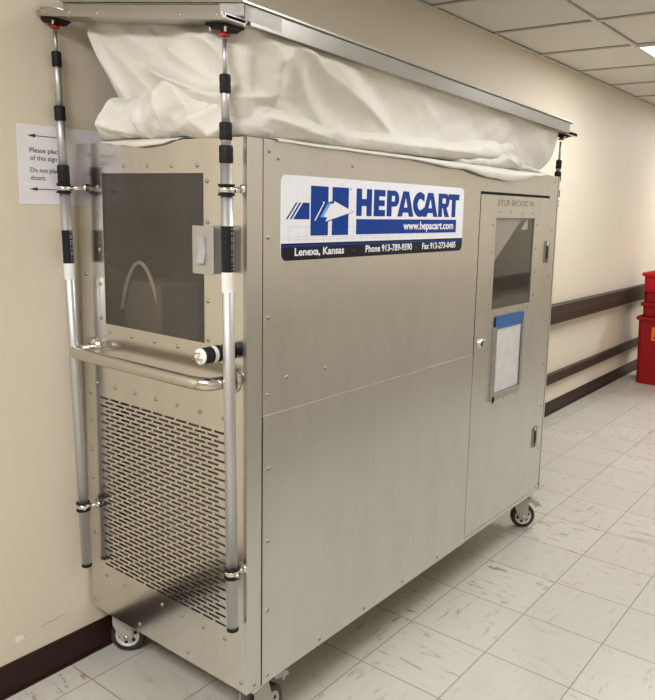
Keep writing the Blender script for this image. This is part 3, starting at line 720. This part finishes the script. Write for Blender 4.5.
# ------------------------------------------------------------ fabric enclosure
fab = thing('fabric_enclosure', 'off white vinyl enclosure skirt hanging from the canopy frame and bunched on the cart top', 'curtain', (L/2, W/2, ZT))
def lerp_path(path, s):
    n = len(path)
    for i in range(n-1):
        if s <= path[i+1][0]:
            a, b = path[i], path[i+1]; t = (s-a[0])/(b[0]-a[0]); return Vector(a[1:]).lerp(Vector(b[1:]), t)
    return Vector(path[-1][1:])
def segd(p, a, b):
    ax, ay = a; bx, by = b; dx, dy = bx-ax, by-ay; L2 = dx*dx+dy*dy
    t = max(0, min(1, ((p[0]-ax)*dx+(p[1]-ay)*dy)/L2)); qx, qy = ax+dx*t, ay+dy*t
    sgn = 1 if (dx*(p[1]-ay)-dy*(p[0]-ax)) > 0 else -1
    return sqrt((p[0]-qx)**2+(p[1]-qy)**2), sgn, t
# creases: (a, b, width, amp, one-sided softness)  in (x,z) on the long side
CR_SIDE = [((.105, 1.93), (.221, 1.872), .020, .018, 3), ((.221, 1.872), (.625, 1.736), .016, .016, 5), ((.125, 1.874), (.30, 1.729), .018, .010, 4),
           ((.03, 1.91), (.085, 1.838), .020, .022, 2), ((.085, 1.838), (.125, 1.875), .014, .020, 2), ((.08, 1.836), (.11, 1.77), .016, .022, 3),
           ((.009, 1.76), (.11, 1.772), .012, .018, 3), ((.17, 1.90), (.19, 1.80), .02, .006, 3), ((.7, 1.88), (.95, 1.76), .05, .006, 4), ((1.2, 1.88), (1.35, 1.75), .06, .006, 3),
           ((1.62, 1.85), (1.70, 1.72), .05, .010, 3)]
CR_END = [((.62, 1.99), (.50, 1.80), .012, .012, 4), ((.60, 1.98), (.42, 1.84), .02, .008, 4), ((.25, 1.95), (.03, 1.87), .02, .012, 4), ((.30, 1.92), (.10, 1.80), .025, .014, 4),
          ((.35, 1.85), (.12, 1.775), .012, .02, 3), ((.12, 1.775), (.0, 1.76), .012, .02, 3), ((.48, 1.97), (.3, 1.87), .03, .008, 4), ((.1, 1.93), (.02, 1.80), .02, .014, 3)]
_R = random.Random(12)
DIRS = []
for i in range(7):
    d_ = Vector((_R.uniform(-1, 1), _R.uniform(-1, 1), _R.uniform(-1, 1))).normalized(); DIRS.append((d_, _R.uniform(0, 6), (2.2, 3.1, 4.3, 6.0, 8.5, 12.0, 17.0)[i]))
def crumple(p, f=1.0, seed=0.0):
    w_ = Vector((noise.noise(p*2.2*f+Vector((seed, 0, 0))), noise.noise(p*2.2*f+Vector((0, seed+7, 0))), noise.noise(p*2.2*f+Vector((0, 0, seed+13)))))*.16/f
    q = p+w_; h = 0
    for d_, ph, fr in DIRS:
        t = (q.dot(d_)*fr*f+ph+seed) % 1.0
        g_ = .5+.5*noise.noise(p*3.0*f+Vector((ph*3, seed, fr)))
        h += (abs(t-.5)*2-.5)/fr*2.2*max(0, g_)*1.3
    return h
def crease(u, v, cr):
    d = 0
    for a, b, w_, amp, soft in cr:
        r, sg, t = segd((u, v), a, b)
        ww = w_*(soft if sg > 0 else 1)
        e = sin(pi*(.08+.84*t))**.5
        d += amp*1.9*exp(-(r/ww)**.95)*e
    return d
def curtain():
    m = MB(); NS, NT = 330, 44
    # corner loop: back-far, back-near(left), near corner, far
    top = [(0, 1.86, .645), (.28, -.010, .650), (.48, -.012, -.012), (.94, 1.862, -.010), (1, 1.868, .30)]
    bot = [(0, 1.70, .52), (.28, .040, .495), (.48, .020, .030), (.94, 1.765, .028), (1, 1.775, .30)]
    for i in range(NS+1):
        s = i/NS
        T_ = sum((lerp_path(top, min(1, max(0, s+o))) for o in (-.006, -.003, 0, .003, .006)), Vector((0, 0)))/5
        B_ = sum((lerp_path(bot, min(1, max(0, s+o))) for o in (-.012, -.006, 0, .006, .012)), Vector((0, 0)))/5
        for j in range(NT+1):
            t = j/NT
            k = t**1.3 if .26 < s < .6 else (t**1.6 if s < .26 else t**(1.6+1.6*min(1, (s-.6)/.3)))
            p = T_.lerp(B_, k)
            zt_ = zc(T_.x, T_.y)+.012; z = zt_+(ZT+.012-zt_)*t
            out = Vector((-1, 0)) if .285 < s < .475 else (Vector((0, -1)) if .485 <= s < .93 else (Vector((0, 1)) if s <= .285 else Vector((1, 0))))
            if .465 < s < .495: out = Vector((-(.495-s)/.03, -(s-.465)/.03))
            env = min(1, t/.12)
            d = 0
            if out.y < -.3: d += crease(p.x, z, CR_SIDE)*abs(out.y)
            if out.x < -.3: d += 1.4*crease(p.y, z, CR_END)*abs(out.x)
            nz = noise.fractal(Vector((p.x*3.1+5, p.y*3.1, z*3.5)), 1.0, 2.0, 3)
            rid = 1-abs(noise.noise(Vector((p.x*2.4+z*2.2+9, p.y*2.4, z*3.0-p.x*.8))))*2
            d += nz*.006+rid*.003+.020*crumple(Vector((p.x, p.y, z*1.2)), .8, 2.0)
            d -= .022*sin(pi*t)
            p = p+out*d*env
            m.v.append((p.x, p.y, z))
    for i in range(NS):
        for j in range(NT):
            a = i*(NT+1)+j; m.f.append((a, a+1, a+NT+2, a+NT+1)); m.sm.append(True)
    o = m.build('hanging_curtain', M_fab, fab)
    s_ = o.modifiers.new('thickness', 'SOLIDIFY'); s_.thickness = .0012
    s_ = o.modifiers.new('smooth', 'SUBSURF'); s_.levels = 1; s_.render_levels = 1
    return o
curtain()
def interp(tab, u):
    if u <= tab[0][0]: return tab[0][1]
    for i in range(len(tab)-1):
        if u <= tab[i+1][0]:
            a, b = tab[i], tab[i+1]; t = (u-a[0])/(b[0]-a[0]); t = t*t*(3-2*t); return a[1]+(b[1]-a[1])*t
    return tab[-1][1]
def roll(name, axis, u0, u1, front, back, top, bottom, seed, amp=.014, fold=2.2, creases=None, NU=220, NV=72, sq=.8, endt=.03, cr=2.2):
    m = MB()
    for i in range(NU+1):
        u = u0+(u1-u0)*i/NU; f_, b_, t_, o_ = interp(front, u), interp(back, u), interp(top, u), interp(bottom, u)
        e = min(1, (i/NU)/endt, (1-i/NU)/endt); e = sqrt(max(e, .02))
        cd_, cz_ = (f_+b_)/2, (t_+o_)/2; rd, rz = abs(b_-f_)/2*e, (t_-o_)/2*e
        for k in range(NV):
            a = 2*pi*k/NV
            ca, sa = cos(a), sin(a)
            dd = cd_-rd*(abs(ca)**sq)*(1 if ca > 0 else -1); zz = cz_+rz*(abs(sa)**sq)*(1 if sa > 0 else -1)
            q = Vector((u*2.3+seed, zz*7+u*.6, dd*5))
            n1 = noise.noise(q*1.0); w_ = noise.noise(Vector((u*4+seed*2, zz*9, dd*7)))
            rid = 1-2*abs(noise.noise(Vector((u*fold+seed+.5*w_, zz*16+u*1.3+1.2*w_, dd*9))))
            rid2 = 1-2*abs(noise.noise(Vector((u*fold*3.2+seed*3+w_, zz*26-u*3.5, dd*15))))
            d = amp*(1.1*n1+.75*rid+.35*rid2)*e
            d += amp*cr*crumple(Vector((u, dd, zz*1.4)), 1.5, seed)*e
            if creases and ca > -.2: d += crease(u, zz, creases)
            dd2 = dd-d*ca; zz2 = zz+d*sa*.8
            zz2 = max(zz2, o_-.004)
            m.v.append((u, dd2, zz2) if axis == 'x' else (dd2, u, zz2))
    for i in range(NU):
        for k in range(NV):
            a = i*NV+k; b = i*NV+(k+1) % NV; m.f.append((a, b, b+NV, a+NV)); m.sm.append(True)
    m.f.append(tuple(range(NV-1, -1, -1))); m.sm.append(True); m.f.append(tuple(NU*NV+k for k in range(NV))); m.sm.append(True)
    o = m.build(name, M_fab, fab); s_ = o.modifiers.new('smooth', 'SUBSURF'); s_.levels = 1; s_.render_levels = 1
    return o
TB = ZT+.003
roll('bunched_skirt', 'y', .012, .642, [(.0, .035), (.08, -.004), (.3, -.022), (.5, -.020), (.645, .015)], [(.0, .16), (.2, .2), (.64, .13)],
     [(.0, 1.735), (.05, 1.755), (.1, 1.778), (.18, 1.818), (.26, 1.838), (.31, 1.822), (.42, 1.79), (.52, 1.778), (.60, 1.752), (.63, 1.72), (.645, 1.70)], [(0, TB), (.1, TB-.0), (.645, TB)], 3.1, .010, 3.0,
     creases=[((.40, 1.80), (.385, 1.67), .006, .010, 3), ((.27, 1.83), (.12, 1.69), .012, .014, 4), ((.30, 1.82), (.30, 1.70), .008, .006, 3), ((.12, 1.69), (.02, 1.70), .012, .016, 2), ((.58, 1.72), (.42, 1.69), .010, .014, 2), ((.50, 1.78), (.56, 1.70), .012, .012, 3), ((.25, 1.70), (.05, 1.745), .012, .014, 3)])
roll('rolled_skirt', 'x', .045, 1.475, [(.05, .015), (.3, .006), (.8, -.002), (1.475, .002)], [(.05, .16), (.3, .10), (1.475, .12)],
     [(.04, 1.722), (.11, 1.745), (.2, 1.738), (.32, 1.712), (.5, 1.722), (.75, 1.732), (1.0, 1.738), (1.2, 1.768), (1.30, 1.785), (1.42, 1.785), (1.475, 1.772)],
     [(.04, TB), (.3, TB+.002), (.7, TB+.006), (1.475, TB+.03)], 11.3, .005, .7, endt=.012, cr=1.2,
     creases=[((.06, 1.72), (.30, 1.69), .008, .012, 4), ((.30, 1.70), (.40, 1.715), .008, .010, 3), ((.5, 1.70), (1.4, 1.715), .010, .006, 4)])
roll('folded_corner', 'x', 1.02, 1.80, [(1.0, .01), (1.4, -.006), (1.8, .02)], [(1.0, .10), (1.8, .12)],
     [(1.02, 1.69), (1.25, 1.705), (1.42, 1.722), (1.55, 1.706), (1.7, 1.694), (1.80, 1.678)], [(1.0, TB), (1.8, TB)], 21.7, .006, 2.0,
     creases=[((1.28, 1.72), (1.48, 1.68), .010, .012, 2), ((1.40, 1.72), (1.47, 1.69), .008, .010, 2)])
# thin hem that lies over the top edge of the cart
def hem(name, axis, u0, u1, inner, outtab, lowtab, seed, NU=180):
    m = MB(); prof = 12
    for i in range(NU+1):
        u = u0+(u1-u0)*i/NU; lo = interp(lowtab, u); ou = interp(outtab, u)
        wv = noise.noise(Vector((u*9+seed, 0, 0)))*.004+noise.noise(Vector((u*28+seed, 3, 0)))*.0015
        pts = [(inner, ZT+.010), (inner*.5, ZT+.008+wv), (.012, ZT+.005+wv), (.0, ZT+.0035), (-.004-ou*.5, ZT+.0), (-.005-ou+wv*.4, ZT-(ZT-lo)*.35), (-.005-ou+wv, ZT-(ZT-lo)*.7), (-.0045-ou*.7+wv*.8, lo+wv)]
        for d, z in pts:
            m.v.append((u, d, z) if axis == 'x' else (d, u, z))
    K = 8
    for i in range(NU):
        for k in range(K-1):
            a = i*K+k; m.f.append((a, a+1, a+K+1, a+K)); m.sm.append(True)
    o = m.build(name, M_fab, fab); s_ = o.modifiers.new('thickness', 'SOLIDIFY'); s_.thickness = .0022; s_.offset = 0
    s_ = o.modifiers.new('smooth', 'SUBSURF'); s_.levels = 1; s_.render_levels = 1
hem('hem_flap', 'x', .10, 1.79, .08, [(.05, .003), (.7, .012), (1.2, .016), (1.45, .018), (1.8, .004)], [(.10, 1.664), (.30, 1.662), (.65, 1.660), (1.0, 1.648), (1.25, 1.628), (1.38, 1.621), (1.50, 1.632), (1.65, 1.652), (1.79, 1.668)], 2.2)
hem('hem_flap', 'y', .25, .60, .06, [(.25, .002), (.4, .014), (.6, .004)], [(.25, 1.668), (.33, 1.655), (.42, 1.650), (.5, 1.655), (.56, 1.664), (.60, 1.668)], 7.2, 80)

# ------------------------------------------------------------ red waste containers by the far wall
def tub(root_name, label, cat, mat, x0, y0, x1, y1, z0, z1, taper, rimh, label_patch=False):
    root = thing(root_name, label, cat, ((x0+x1)/2, (y0+y1)/2, z0), 'red medical waste containers stacked by the wall')
    cx, cy = (x0+x1)/2, (y0+y1)/2; hx_, hy_ = (x1-x0)/2, (y1-y0)/2
    def rr(hx2, hy2, z, r=.04, n=5):
        P = []
        for (sx, sy, a0) in ((1, 1, 0), (-1, 1, 90), (-1, -1, 180), (1, -1, 270)):
            for i in range(n+1):
                a = radians(a0+90*i/n); P.append((cx+sx*(hx2-r)+r*cos(a), cy+sy*(hy2-r)+r*sin(a), z))
        return P
    def loft(rings, cap0=True, cap1=True):
        m = MB(); k = len(rings[0])
        for r in rings: m.v += r
        for i in range(len(rings)-1):
            for j in range(k):
                a = i*k+j; b = i*k+(j+1) % k; m.f.append((a, b, b+k, a+k)); m.sm.append(False)
        if cap0: m.f.append(tuple(reversed(range(k)))); m.sm.append(False)
        if cap1: m.f.append(tuple((len(rings)-1)*k+j for j in range(k))); m.sm.append(False)
        return m
    h = z1-z0-rimh
    loft([rr(hx_*taper, hy_*taper, z0), rr(hx_, hy_, z0+h)], True, False).build('container_body', mat, root, .004)
    loft([rr(hx_+.004, hy_+.004, z0+h-.004), rr(hx_+.018, hy_+.018, z0+h), rr(hx_+.018, hy_+.018, z1-.006), rr(hx_+.012, hy_+.012, z1), rr(hx_-.006, hy_-.006, z1), rr(hx_-.01, hy_-.01, z1-.04)], False, True).build('container_rim', mat, root)
    if label_patch:
        m = MB(); xf = cx-hx_*(taper+(1-taper)*.78)-.003
        m.box(xf-.002, xf, cy-.12, cy+.105, z0+.405, z0+.525); lb = m.build('orange_label', M_orange, root)
        m = MB()
        for k in range(3): m.box(xf-.003, xf-.002, cy-.10, cy+.09-.012*k, z0+.425+.032*k, z0+.438+.032*k)
        m.build('label_print', M_bin, lb)
    return root
tub('waste_bin', 'tall red waste bin with an orange label standing on the floor by the handrail', 'bin', M_bin, 5.30, .12, 5.78, .592, 0, .610, .93, .03, True)
tub('waste_bin', 'dark red bin rim nested directly in the tall labelled bin', 'bin', M_bin, 5.33, .15, 5.75, .572, .611, .735, .99, .03)
tub('waste_bin', 'plain dark red bin just below the bright red tub', 'bin', M_bin, 5.345, .17, 5.735, .575, .736, .845, .99, .012)
tub('waste_tub', 'bright red open tub on top of the stacked red bins', 'tub', M_binb, 5.34, .16, 5.72, .585, .846, 1.0, .97, .03)
